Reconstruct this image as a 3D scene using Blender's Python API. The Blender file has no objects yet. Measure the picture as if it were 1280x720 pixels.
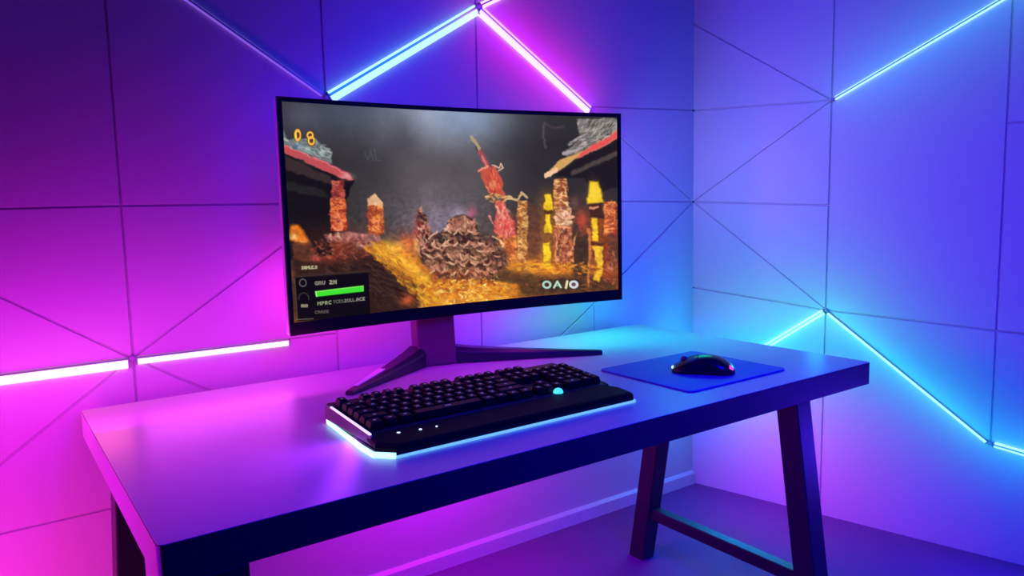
import bpy, bmesh, math, random
import numpy as np
from mathutils import Vector, Matrix
random.seed(7)
C = bpy.context.scene.collection
scene = bpy.context.scene

# ------------------------------------------------------------------ camera, world, lights
ROT = Matrix(((0.814837, -0.579212, -0.023556), (0.08469, 0.078745, 0.993291), (-0.573471, -0.811365, 0.113218))).transposed()
cam_data = bpy.data.cameras.new('camera')
cam_data.sensor_width = 36.0
cam_data.lens = 948.0 / 1280.0 * 36.0
cam_data.clip_start = 0.02
cam = bpy.data.objects.new('camera', cam_data)
C.objects.link(cam)
mw = ROT.to_4x4(); mw.translation = (0, 0, 1.056)
cam.matrix_world = mw
scene.camera = cam

scene.view_settings.view_transform = 'Standard'
scene.view_settings.look = 'None'
scene.view_settings.exposure = 0.0
scene.view_settings.gamma = 1.0
scene.view_settings.use_curve_mapping = False

world = bpy.data.worlds.new('room_dusk')
scene.world = world
world.use_nodes = True
world.node_tree.nodes['Background'].inputs[0].default_value = (0.018, 0.002, 0.16, 1)
world.node_tree.nodes['Background'].inputs[1].default_value = 0.30

# energy in watts of red, green and blue for every lamp (strips: near glow, wide glow, far throw)
POWER = {
    'cyan_low_near': (0.000, 0.030, 0.025),
    'cyan_slant_near': (0.000, 0.050, 0.040),
    'cyan_desk_near': (0.000, 0.050, 0.030),
    'cyan_high_near': (0.000, 0.018, 0.018),
    'cyan_top_near': (0.000, 0.020, 0.030),
    'upper_right_fill': (0.000, 0.000, 3.649),
    'cyan_desk_far': (0.000, 0.975, 0.320),
    'cyan_desk_out': (0.000, 0.941, 3.031),
    'cyan_high_far': (0.024, 0.235, 0.005),
    'cyan_high_wide': (0.000, 0.100, 0.237),
    'cyan_low_out': (0.461, 0.000, 7.003),
    'cyan_low_wide': (0.000, 0.174, 0.249),
    'cyan_slant_far': (0.000, 0.144, 0.049),
    'cyan_slant_wide': (0.000, 0.153, 0.084),
    'cyan_top_far': (0.000, 0.000, 0.606),
    'desk_end_light': (0.000, 0.657, 0.362),
    'desk_right_fill': (0.000, 0.468, 0.408),
    'far_right_fill': (0.000, 0.000, 6.403),
    'floor_wash': (0.000, 0.000, 23.260),
    'left_beam': (1.570, 0.000, 1.568),
    'left_low_fill': (0.000, 0.000, 1.844),
    'left_wall_low_wash': (2.470, 0.080, 1.297),
    'low_corner_fill': (0.000, 0.000, 1.289),
    'magenta_left_far': (1.889, 0.000, 2.125),
    'magenta_left_out': (1.214, 0.126, 0.316),
    'magenta_left_wide': (0.146, 0.049, 0.000),
    'magenta_mid_far': (0.453, 0.026, 0.302),
    'magenta_mid_out': (0.400, 0.030, 0.357),
    'monitor_back_fill': (0.373, 0.000, 1.243),
    'monitor_left_fill': (0.582, 0.011, 0.600),
    'monitor_under_fill': (0.270, 0.010, 0.252),
    'monitor_side_fill': (0.455, 0.391, 1.261),
    'pink_fall_far': (0.189, 0.000, 0.000),
    'pink_fall_near': (0.000, 0.000, 0.260),
    'pink_fall_wide': (0.332, 0.000, 0.086),
    'pink_up_out': (0.000, 0.000, 7.816),  # unseen blue room fill, added at this strip
    'right_wall_low_wash': (0.000, 0.000, 2.410),
    'under_desk_back_fill': (2.449, 0.002, 3.601),
    'under_desk_fill': (0.595, 0.000, 0.287),
    'underglow_light': (0.117, 0.011, 0.316),
    'violet_dim_out': (0.000, 0.000, 5.439),  # added blue fill for the whole room, placed along this strip
}
def set_power(d, name):
    r, g, b = POWER.get(name, (1, 1, 1)); m = max(r, g, b, 1e-6)
    d.energy = m; d.color = (r / m, g / m, b / m)

def area_light(name, loc, target, size, spread=180, size_y=None):
    if name not in POWER: return None
    d = bpy.data.lights.new(name, 'AREA')
    d.shape = 'RECTANGLE'; d.size = size; d.size_y = size_y or size
    d.spread = math.radians(spread); set_power(d, name)
    o = bpy.data.objects.new(name, d); C.objects.link(o)
    o.location = loc
    o.rotation_euler = (Vector(target) - Vector(loc)).to_track_quat('-Z', 'Y').to_euler()
    return o

# unseen fill lamps added around the room, desk and monitor
area_light('left_room_fill', (-1.0, 1.50, 0.85), (1.5, 1.35, 0.7), 0.5, size_y=0.9)
area_light('left_low_fill', (-0.9, 1.55, 0.25), (1.5, 1.45, 0.2), 0.3)
area_light('upper_right_fill', (1.2, 0.9, 2.4), (2.5, 0.9, 1.1), 0.6)  # added blue fill from above, no ceiling lamp
area_light('right_wall_low_wash', (0.5, 0.5, 0.35), (2.3, 1.2, 0.25), 0.4, spread=120)
area_light('back_wall_low_wash', (-0.3, 0.9, 0.25), (1.6, 1.85, 0.2), 0.3, spread=100)
area_light('floor_wash', (0.6, -0.6, 1.8), (1.7, 1.1, 0.0), 0.6, spread=90)
area_light('monitor_under_fill', (1.00, 1.580, 0.766), (1.00, 1.575, 0.60), 0.55, size_y=0.02)  # unseen fill added below the bezel to redden the desk
area_light('desk_end_light', (1.50, 1.715, 0.90), (1.51, 1.69, 0.64), 0.35, size_y=0.10, spread=120)
area_light('desk_right_fill', (1.80, 1.60, 1.05), (1.68, 1.45, 0.64), 0.20, spread=100)
area_light('under_desk_fill', (1.62, 1.50, 0.50), (2.20, 1.42, 0.12), 0.15, spread=75)
area_light('under_desk_front_fill', (1.70, 1.10, 0.48), (2.35, 0.95, 0.14), 0.15, spread=75)
area_light('under_desk_back_fill', (1.0, 1.62, 0.50), (1.0, 1.85, 0.20), 0.5, size_y=0.05)
area_light('monitor_side_fill', (1.50, 1.69, 1.16), (2.2, 1.50, 1.10), 0.08, spread=115, size_y=0.25)  # unseen fill added behind the monitor's right edge for the right wall
area_light('left_wall_low_wash', (-0.3, 1.35, 0.22), (0.0, 1.85, 0.25), 0.3, spread=110)
area_light('far_right_fill', (2.45, -0.2, 1.2), (2.0, 1.8, 0.9), 0.5)
area_light('monitor_left_fill', (0.74, 1.715, 0.88), (0.74, 1.85, 0.78), 0.34, size_y=0.04)  # added fill on the wall behind the monitor, no lamp there
area_light('monitor_back_fill', (1.20, 1.715, 0.88), (1.20, 1.85, 0.78), 0.30, size_y=0.04)
area_light('low_corner_fill', (1.72, 1.72, 0.50), (2.13, 1.70, 0.25), 0.12, spread=110)
area_light('left_beam', (-0.55, 1.36, 0.80), (0.30, 1.36, 0.75), 0.25, spread=90, size_y=0.5)

# ------------------------------------------------------------------ helpers
def mesh_obj(name, bm, mats, parent=None, smooth=False, bevel=None, loc=None):
    me = bpy.data.meshes.new(name)
    bmesh.ops.recalc_face_normals(bm, faces=bm.faces)
    bm.to_mesh(me); bm.free()
    if not isinstance(mats, (list, tuple)): mats = [mats]
    for m in mats: me.materials.append(m)
    if smooth: me.polygons.foreach_set('use_smooth', [True] * len(me.polygons))
    o = bpy.data.objects.new(name, me); C.objects.link(o)
    if parent is not None: o.parent = parent
    if loc is not None: o.location = loc
    if bevel:
        b = o.modifiers.new('bevel', 'BEVEL'); b.width = bevel; b.segments = 2; b.limit_method = 'ANGLE'
        b.angle_limit = math.radians(40)
    return o

def thing(name, label, cat, loc=(0, 0, 0), rz=0.0, group=None):
    o = bpy.data.objects.new(name, None); C.objects.link(o)
    o.empty_display_size = 0.05
    o.location = loc; o.rotation_euler = (0, 0, rz)
    o['label'] = label; o['category'] = cat
    if group: o['group'] = group
    return o

def tag(o, label, cat, group=None):
    o['label'] = label; o['category'] = cat
    if group: o['group'] = group
    return o

def hexa(bm, bot, top, mat=0):
    """a solid between two matching polygons given as 3D points"""
    a = [bm.verts.new(p) for p in bot]; b = [bm.verts.new(p) for p in top]
    n = len(a); fs = []
    fs.append(bm.faces.new(a[::-1])); fs.append(bm.faces.new(b))
    for i in range(n):
        fs.append(bm.faces.new((a[i], a[(i + 1) % n], b[(i + 1) % n], b[i])))
    for f in fs: f.material_index = mat
    return fs

def box(bm, x0, x1, y0, y1, z0, z1, mat=0):
    return hexa(bm, [(x0, y0, z0), (x1, y0, z0), (x1, y1, z0), (x0, y1, z0)],
                [(x0, y0, z1), (x1, y0, z1), (x1, y1, z1), (x0, y1, z1)], mat)

def rounded_rect(x0, x1, y0, y1, r, n=5):
    pts = []
    for cx, cy, a0 in ((x1 - r, y0 + r, -90), (x1 - r, y1 - r, 0), (x0 + r, y1 - r, 90), (x0 + r, y0 + r, 180)):
        for i in range(n + 1):
            a = math.radians(a0 + 90 * i / n)
            pts.append((cx + r * math.cos(a), cy + r * math.sin(a)))
    return pts

def lathe(bm, prof, n=20, mat=0, M=None):
    rings = []
    for r, z in prof:
        ring = []
        for i in range(n):
            a = 2 * math.pi * i / n
            v = Vector((r * math.cos(a), r * math.sin(a), z))
            if M is not None: v = M @ v
            ring.append(bm.verts.new(v))
        rings.append(ring)
    for j in range(len(rings) - 1):
        for i in range(n):
            f = bm.faces.new((rings[j][i], rings[j][(i + 1) % n], rings[j + 1][(i + 1) % n], rings[j + 1][i])); f.material_index = mat
    f = bm.faces.new(rings[0][::-1]); f.material_index = mat
    f = bm.faces.new(rings[-1]); f.material_index = mat

# ------------------------------------------------------------------ materials
def pmat(name, color, rough=0.5, metal=0.0, spec=0.5, noise=0.0, nscale=30, bump=0.0, bscale=300, emis=None, estr=0.0, coat=0.0, coat_rough=0.2):
    m = bpy.data.materials.new(name); m.use_nodes = True
    nt = m.node_tree; b = nt.nodes['Principled BSDF']
    b.inputs['Base Color'].default_value = (*color, 1)
    b.inputs['Roughness'].default_value = rough
    b.inputs['Metallic'].default_value = metal
    b.inputs['Specular IOR Level'].default_value = spec
    b.inputs['Coat Weight'].default_value = coat
    b.inputs['Coat Roughness'].default_value = coat_rough
    if noise or bump:
        tc = nt.nodes.new('ShaderNodeTexCoord')
    if noise:
        n = nt.nodes.new('ShaderNodeTexNoise'); n.inputs['Scale'].default_value = nscale; n.inputs['Detail'].default_value = 4
        nt.links.new(tc.outputs['Object'], n.inputs['Vector'])
        r = nt.nodes.new('ShaderNodeMapRange')
        r.inputs['To Min'].default_value = max(rough - noise, 0.02); r.inputs['To Max'].default_value = rough + noise
        nt.links.new(n.outputs['Fac'], r.inputs['Value']); nt.links.new(r.outputs['Result'], b.inputs['Roughness'])
    if bump:
        n2 = nt.nodes.new('ShaderNodeTexNoise'); n2.inputs['Scale'].default_value = bscale; n2.inputs['Detail'].default_value = 3
        nt.links.new(tc.outputs['Object'], n2.inputs['Vector'])
        bp = nt.nodes.new('ShaderNodeBump'); bp.inputs['Strength'].default_value = bump; bp.inputs['Distance'].default_value = 0.001
        nt.links.new(n2.outputs['Fac'], bp.inputs['Height']); nt.links.new(bp.outputs['Normal'], b.inputs['Normal'])
    if emis:
        b.inputs['Emission Color'].default_value = (*emis, 1); b.inputs['Emission Strength'].default_value = estr
    return m

M_WALL = pmat('satin_panel_paint', (0.56, 0.55, 0.58), 0.55, noise=0.05, nscale=8, bump=0.03, bscale=220, spec=0.3)
M_BASE = pmat('baseboard_paint', (0.62, 0.61, 0.64), 0.4, noise=0.04, bump=0.03)
M_FLOOR = pmat('matt_floor_vinyl', (0.17, 0.035, 0.20), 0.55, noise=0.08, nscale=14, bump=0.12, bscale=160)
M_DESK = pmat('desk_laminate', (0.50, 0.49, 0.51), 0.34, noise=0.03, nscale=40, bump=0.02, bscale=500, spec=0.6)
M_EDGE_SHADE = pmat('desk_edging_shaded', (0.034, 0.028, 0.042), 0.5, noise=0.04, spec=0.2)  # shade on the front edge put into a dark colour
M_EDGE_LIT = pmat('desk_edging_lit', (0.62, 0.60, 0.62), 0.40, noise=0.03)  # pale copy for left faces, the side light put into the colour
M_LEG = pmat('black_powder_coat', (0.016, 0.014, 0.022), 0.42, noise=0.05, nscale=60, bump=0.05)
M_PLAST = pmat('black_monitor_plastic', (0.003, 0.003, 0.006), 0.45, spec=0.3, noise=0.04)
M_SHELL = pmat('grey_monitor_shell', (0.60, 0.55, 0.60), 0.4, noise=0.04)
M_NECK = pmat('dark_neck_plastic', (0.11, 0.03, 0.09), 0.35, noise=0.04)
M_BASEARM = pmat('dark_cast_metal', (0.018, 0.018, 0.035), 0.38, metal=0.3, noise=0.04)
M_ARM_HILITE = pmat('arm_highlight_tone', (0.85, 0.85, 0.92), 0.35, metal=0.1, noise=0.06)  # pale tone standing in for a highlight on the stand arm
M_KCASE = pmat('black_keyboard_plastic', (0.004, 0.004, 0.008), 0.5, spec=0.25, noise=0.05, bump=0.03)
M_KSIDE = pmat('keyboard_side_plastic', (0.09, 0.08, 0.11), 0.35, noise=0.05)
M_REST = pmat('black_rubber_rest', (0.003, 0.003, 0.006), 0.60, spec=0.10, noise=0.05, bump=0.08)
M_KEY = pmat('black_keycap', (0.003, 0.003, 0.006), 0.5, spec=0.16, noise=0.06, nscale=200)
M_PAD = pmat('mouse_mat_cloth', (0.06, 0.06, 0.50), 0.62, bump=0.2, bscale=1500, noise=0.04)
M_MOUSE = pmat('black_mouse_plastic', (0.008, 0.007, 0.012), 0.30, noise=0.04)
M_CHAN = pmat('strip_channel_metal', (0.45, 0.45, 0.50), 0.35, metal=0.6, noise=0.05)
M_CAP = pmat('joint_plastic', (0.32, 0.26, 0.42), 0.4, noise=0.04)

def glow(name, color, strength):
    return pmat(name, (0.5, 0.5, 0.5), 0.5, noise=0.02, emis=color, estr=strength)
G_MAG = glow('magenta_diffuser', (1.0, 0.86, 1.0), 1.15)
G_PNK = glow('pink_diffuser', (1.0, 0.74, 1.0), 1.15)
G_CYN = glow('cyan_diffuser', (0.50, 0.98, 1.0), 1.05)
G_CY2 = glow('bright_cyan_diffuser', (0.50, 1.0, 0.98), 1.05)
G_DIM = glow('violet_sheen_glow', (0.28, 0.16, 1.0), 0.55)  # highlight along the violet strip, put in as faint emission
G_RIM = glow('keyboard_underglow', (0.18, 0.55, 1.0), 0.95)
G_RIMS = glow('keyboard_side_underglow', (0.42, 1.0, 0.92), 1.5)
G_WHT = glow('white_indicator', (0.75, 1.0, 1.0), 1.2)
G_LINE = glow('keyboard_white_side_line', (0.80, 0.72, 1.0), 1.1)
G_DOME = glow('cyan_dome_glow', (0.05, 0.80, 0.85), 1.1)
G_RED = glow('red_mouse_light', (1.0, 0.05, 0.11), 1.1)
G_LEG = [glow('keycap_legend_grey', (0.30, 0.30, 0.36), 0.30), glow('keycap_legend_blue', (0.14, 0.24, 0.50), 0.30), glow('keycap_legend_warm', (0.34, 0.24, 0.28), 0.24)]

# ------------------------------------------------------------------ the setting
WY = 1.849            # front of the back wall
CX = 2.11             # x of the corner
RD = Vector((0.224, -0.9746, 0)).normalized()     # along the right wall, away from the corner
RN = Vector((-RD.y, RD.x, 0)); RN = -RN if RN.x > 0 else RN    # right wall normal, into the room
B0, BS, BN = Vector((0, WY, 0)), Vector((1, 0, 0)), Vector((0, -1, 0))
R0 = Vector((CX, WY, 0))

def wp(wall, s, z, h=0.0):
    o, d, n = (B0, BS, BN) if wall == 'B' else (R0, RD, RN)
    return o + d * s + n * h + Vector((0, 0, z))

def build_wall(name, wall, s0, s1, ztop, seams):
    bm = bmesh.new()
    th = 0.05
    hexa(bm, [wp(wall, s0, 0), wp(wall, s1, 0), wp(wall, s1, 0, -th), wp(wall, s0, 0, -th)],
         [wp(wall, s0, ztop), wp(wall, s1, ztop), wp(wall, s1, ztop, -th), wp(wall, s0, ztop, -th)])
    o = mesh_obj(name, bm, M_WALL)
    cb = bmesh.new()
    W, D = 0.0030, 0.0055
    for (a, b) in seams:
        A = Vector((a[0], a[1])); Bv = Vector((b[0], b[1])); d = (Bv - A).normalized(); p = Vector((-d.y, d.x))
        A = A - d * 0.001; Bv = Bv + d * 0.001
        secs = []
        for q in (A, Bv):
            k = 1.3
            secs.append([wp(wall, q.x + p.x * W * k, q.y + p.y * W * k, D * 0.3), wp(wall, q.x - p.x * W * k, q.y - p.y * W * k, D * 0.3),
                         wp(wall, q.x - p.x * W * .35, q.y - p.y * W * .35, -D), wp(wall, q.x + p.x * W * .35, q.y + p.y * W * .35, -D)])
        hexa(cb, secs[0], secs[1])
    cut = mesh_obj('seam_cutter', cb, M_WALL)
    md = o.modifiers.new('seams', 'BOOLEAN'); md.operation = 'DIFFERENCE'; md.object = cut; md.solver = 'EXACT'; md.use_self = True
    dg = bpy.context.evaluated_depsgraph_get()
    me = bpy.data.meshes.new_from_object(o.evaluated_get(dg))
    o.modifiers.clear(); o.data = me
    bpy.data.objects.remove(cut)
    o['kind'] = 'structure'
    return o

J1, J2, J3, J4, J5 = (0.266, 0.729), (0.748, 1.326), (1.210, 1.602), (1.630, 1.335), (CX - 0.001, 1.040)
back_seams = [((0.268, 0.40), (0.272, 2.5)), ((0.748, 0.50), (0.750, 2.5)), ((1.192, 0.50), (1.214, 2.5)), ((1.634, 0.60), (1.628, 1.335)),
    ((-1.15, 1.062), (0.272, 1.067)), ((0.272, 1.067), (1.20, 1.060)), ((1.20, 1.060), (CX, 1.040)), ((1.63, 1.349), (CX, 1.361)),
    ((-1.15, 0.39), (0.270, 0.399)), ((-0.22, 1.064), J1), (J1, (0.748, 1.047)), (J1, (-0.20, 0.394)), (J1, (0.62, 0.505)),
    ((0.272, 1.622), J2), (J4, (CX, 1.040)), ((CX, 1.040), (1.635, 0.720)), ((1.635, 0.720), (1.40, 0.57)),
    (J2, J3), (J3, J4), (J1, (0.748, 0.727)), ((-1.15, 0.727), J1), (J3, (1.72, 1.86)), (J3, (1.72, 1.60))]
build_wall('wall_back', 'B', -1.25, CX, 2.6, back_seams[:-1])
K6, K7, K8 = (0.477, 1.346), (0.475, 0.686), (0.941, 0.338)
right_seams = [((0.468, 0.0), (0.481, 2.5)), ((0.941, 0.338), (0.944, 2.5)), ((0.0, 1.655), K6), (K6, (0.0, 1.040)), (K6, (1.40, 1.81)),
    ((0.0, 1.040), (0.478, 1.020)), ((0.0, 1.040), K7), (K7, (0.931, 0.663)), ((0.931, 0.663), (1.5, 0.640)), ((0.945, 1.236), (1.5, 1.222)),
    ((0.0, 0.731), K7), ((0.0, 1.360), K6), (K7, (0.0, 0.345)), (K7, K8), (K8, (1.5, 0.255))]
build_wall('wall_right', 'R', 0.0, 3.2, 2.6, right_seams)

bm = bmesh.new()
e = wp('R', 3.2, 0)
hexa(bm, [(-1.25, -2.2, -0.04), (e.x, -2.2, -0.04), (e.x, e.y, -0.04), (CX, WY, -0.04), (-1.25, WY, -0.04)],
     [(-1.25, -2.2, 0), (e.x, -2.2, 0), (e.x, e.y, 0), (CX, WY, 0), (-1.25, WY, 0)])
fl = mesh_obj('floor', bm, M_FLOOR); fl['kind'] = 'structure'

bm = bmesh.new()   # skirting along the back wall: flat board with a chamfered top
def skirt(bm, wall, s0, s1):
    sec = lambda s: [wp(wall, s, 0.0), wp(wall, s, 0.0, 0.014), wp(wall, s, 0.040, 0.014), wp(wall, s, 0.048, 0.005), wp(wall, s, 0.048)]
    hexa(bm, sec(s0), sec(s1))
skirt(bm, 'B', -1.25, CX - 0.003)
bb = mesh_obj('baseboard_back', bm, M_BASE); bb['kind'] = 'structure'

# ------------------------------------------------------------------ LED strips on the wall seams
def led_strip(wall, a, b, label, lower_w, upper_w, gmat, light=None, ridge=0.0022, trim=0.010, group='LED strips on the panel seams'):
    """aluminium ridge along the seam with a wide diffuser on its lower side and a narrow one above"""
    A, Bv = Vector(a), Vector(b); d = (Bv - A).normalized()
    A = A + d * trim; Bv = Bv - d * trim
    p = Vector((-d.y, d.x))
    if p.y < 0: p = -p                      # p points up the wall
    mid = (A + Bv) / 2
    base = wp(wall, mid.x, mid.y, 0)
    t = thing('led_light_strip', label, 'light strip', base, group=group)
    def L(s, off, h, q): return wp(wall, q.x + p.x * off, q.y + p.y * off, h) - base
    def bar(name, o0, o1, h0, h1, mat):
        bm = bmesh.new()
        sec = lambda q: [L(0, o0, h0, q), L(0, o1, h0, q), L(0, o1, h1, q), L(0, o0, h1, q)]
        hexa(bm, sec(A), sec(Bv))
        return mesh_obj(name, bm, mat, t, bevel=0.0012)
    r = ridge
    bar('channel', -r, r, 0.0003, 0.0095, M_CHAN)
    if lower_w: bar('diffuser', -r - lower_w, -r, 0.0003, 0.0080, gmat)
    if upper_w: bar('diffuser', r, r + upper_w, 0.0003, 0.0070, gmat)
    for q, sg in ((A, -1), (Bv, 1)):
        bm = bmesh.new()
        q0 = q + d * (0.0003 * sg); q1 = q + d * (0.0030 * sg)
        lo, hi = -r - lower_w - 0.0006, r + upper_w + 0.0006
        sec = lambda z: [L(0, lo, 0.0003, z), L(0, hi, 0.0003, z), L(0, hi, 0.0095, z), L(0, lo, 0.0095, z)]
        hexa(bm, sec(q0), sec(q1))
        mesh_obj('end_cap', bm, M_CAP, t, bevel=0.001)
    for suffix, dist, off, width in (('near', 0.032, 0.0, 0.012), ('wide', 0.10, 0.0, 0.02), ('far', 0.26, 0.0, 0.05), ('out', 0.013, 0.0, 0.012)):
        if light is None: break
        if light + '_' + suffix not in POWER: continue
        ln = (Bv - A).length
        c = wp(wall, mid.x + p.x * off, mid.y + p.y * off, dist); tg = wp(wall, mid.x + p.x * off, mid.y + p.y * off, 0)
        ld = bpy.data.lights.new(light + '_' + suffix, 'AREA'); ld.shape = 'RECTANGLE'
        ld.size = ln; ld.size_y = width; set_power(ld, light + '_' + suffix)
        lo = bpy.data.objects.new(light + '_' + suffix, ld); C.objects.link(lo)
        X = (wp(wall, Bv.x, Bv.y) - wp(wall, A.x, A.y)).normalized()
        Z = (c - tg).normalized(); Y = Z.cross(X)
        if suffix == 'out': Z = -Z; Y = -Y
        m3 = Matrix((X, Y, Z)).transposed().to_4x4(); m3.translation = c
        lo.matrix_world = m3
    return t

led_strip('B', (-0.80, 0.727), J1, 'bright magenta LED strip running left from the lower left wall joint to the photo edge', 0.019, 0, G_MAG,
          light='magenta_left', ridge=0.0012)
led_strip('B', J1, (0.628, 0.727), 'short magenta LED strip between the lower left wall joint and the monitor', 0.013, 0, G_MAG,
          light='magenta_mid', ridge=0.0012)
led_strip('B', J2, J3, 'cyan LED strip rising over the top left of the monitor', 0.017, 0.006, G_CYN,
          light='cyan_top', ridge=0.0032)
led_strip('B', J3, J4, 'pink LED strip falling behind the top right of the monitor', 0.017, 0.006, G_PNK,
          light='pink_fall', ridge=0.0025)
led_strip('B', J3, (1.60, 1.80), 'pink LED strip leaving the top of the photo above the monitor', 0.008, 0.005, G_PNK,
          light='pink_up')
led_strip('B', (0.30, 1.606), J2, 'violet LED strip, its sheen put in as a dim glow, slanting down to the monitor top left corner', 0.003, 0.0015, G_DIM,
          light='violet_dim')
led_strip('R', K6, (1.36, 1.787), 'thin cyan LED strip climbing high on the right wall', 0.004, 0.003, G_CYN,
          light='cyan_high')
led_strip('R', (0.06, 0.393), K7, 'cyan LED strip on the right wall ending behind the desktop', 0.006, 0.006, G_CY2,
          light='cyan_desk')
led_strip('R', K7, K8, 'cyan LED strip slanting down the right wall past the desk corner', 0.007, 0, G_CY2,
          light='cyan_slant', ridge=0.0012)
led_strip('R', K8, (1.48, 0.258), 'cyan LED strip low on the right wall at the photo edge', 0.005, 0.005, G_CY2,
          light='cyan_low')

def joint(wall, s, z, label, r=0.008):
    bm = bmesh.new()
    n = BN if wall == 'B' else RN
    Mx = n.to_track_quat('Z', 'Y').to_matrix().to_4x4()
    lathe(bm, [(r, 0.0002), (r, 0.006), (r * 0.8, 0.009), (r * 0.35, 0.0105)], 16, 0, Mx)
    o = mesh_obj('strip_connector', bm, M_CAP, smooth=False)
    o.location = wp(wall, s, z)
    tag(o, label, 'connector', 'round connectors at the seam joints')
joint('B', *J1, 'small round connector left of the monitor where two magenta strips meet', 0.0075)
joint('B', *J2, 'small round connector just above the monitor top left corner', 0.0065)
joint('B', *J3, 'small round connector at the top of the photo between cyan and pink strips', 0.0075)
joint('R', *K6, 'small round connector at the lower end of the thin cyan strip', 0.0045)
joint('R', *K7, 'small round connector on the right wall just above the desktop', 0.0055)
joint('R', *K8, 'small round connector low on the right wall near the photo edge', 0.0050)

# ------------------------------------------------------------------ desk
DZ = 0.638
desk = thing('desk', 'long desk with violet-lit top, dark front edge and black trestle legs', 'desk', (0.976, 1.406, 0))
def rel(o, pts): return [Vector(p) - o.location for p in pts]
DX0, DX1, DY0, DY1 = 0.154, 1.797, 1.000, 1.812
bm = bmesh.new()
pts = rounded_rect(DX0 + 0.001, DX1 - 0.001, DY0 + 0.001, DY1 - 0.001, 0.010)
hexa(bm, rel(desk, [(x, y, DZ - 0.0012) for x, y in pts]), rel(desk, [(x, y, DZ) for x, y in pts]))
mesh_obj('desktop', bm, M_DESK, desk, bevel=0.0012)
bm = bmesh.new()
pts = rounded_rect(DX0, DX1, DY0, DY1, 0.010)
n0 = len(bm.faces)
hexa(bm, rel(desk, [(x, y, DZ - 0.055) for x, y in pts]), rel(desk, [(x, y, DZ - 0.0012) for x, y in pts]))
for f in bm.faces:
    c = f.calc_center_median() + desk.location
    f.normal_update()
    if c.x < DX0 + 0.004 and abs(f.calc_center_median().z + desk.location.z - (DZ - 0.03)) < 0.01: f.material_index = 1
mesh_obj('desk_edge', bm, [M_EDGE_SHADE, M_EDGE_LIT], desk, bevel=0.001)

def leg(name, top, bot, wx, wy, mat=M_LEG, z1=DZ - 0.055):
    """square bar between the underside of the desk and the floor; top/bot = lower x,y corner"""
    bm = bmesh.new()
    f = lambda c, z: [(c[0], c[1], z), (c[0] + wx, c[1], z), (c[0] + wx, c[1] + wy, z), (c[0], c[1] + wy, z)]
    hexa(bm, rel(desk, f(bot, 0.0)), rel(desk, f(top, z1)))
    return mesh_obj(name, bm, mat, desk, bevel=0.003)
leg('leg', (1.515, 1.018), (1.515, 0.938), 0.054, 0.058)
leg('leg', (1.518, 1.420), (1.518, 1.520), 0.050, 0.055)
bm = bmesh.new()
hexa(bm, rel(desk, [(1.527, 0.985, 0.132), (1.527, 1.520, 0.132), (1.560, 1.520, 0.132), (1.560, 0.985, 0.132)]),
     rel(desk, [(1.527, 0.985, 0.165), (1.527, 1.520, 0.165), (1.560, 1.520, 0.165), (1.560, 0.985, 0.165)]))
mesh_obj('stretcher', bm, M_LEG, desk, bevel=0.003)
bm = bmesh.new()
box(bm, 1.522 - desk.location.x, 1.562 - desk.location.x, 1.03 - desk.location.y, 1.46 - desk.location.y, DZ - 0.073, DZ - 0.0553)
mesh_obj('top_rail', bm, M_LEG, desk, bevel=0.002)
# left end: wide front leg flush with the desk corner, splayed rear leg behind it
bm = bmesh.new()
f = lambda z, x0, x1, y0, y1: [(x0, y0, z), (x1, y0, z), (x1, y1, z), (x0, y1, z)]
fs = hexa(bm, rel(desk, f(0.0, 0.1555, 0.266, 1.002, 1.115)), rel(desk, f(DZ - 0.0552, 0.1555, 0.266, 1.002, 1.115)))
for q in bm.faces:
    if q.calc_center_median().x + desk.location.x < 0.16: q.material_index = 1  # left face of the leg takes the lit tone
mesh_obj('leg', bm, [M_LEG, M_EDGE_LIT], desk, bevel=0.002)
leg('leg', (0.172, 1.50), (0.172, 1.74), 0.055, 0.060)
bm = bmesh.new()
hexa(bm, rel(desk, [(0.185, 1.116, 0.132), (0.185, 1.70, 0.132), (0.215, 1.70, 0.132), (0.215, 1.116, 0.132)]),
     rel(desk, [(0.185, 1.116, 0.165), (0.185, 1.70, 0.165), (0.215, 1.70, 0.165), (0.215, 1.116, 0.165)]))
mesh_obj('stretcher', bm, M_LEG, desk, bevel=0.003)
bm = bmesh.new()
box(bm, 0.180 - desk.location.x, 0.222 - desk.location.x, 1.116 - desk.location.y, 1.54 - desk.location.y, DZ - 0.073, DZ - 0.0553)
mesh_obj('top_rail', bm, M_LEG, desk, bevel=0.002)

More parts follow.
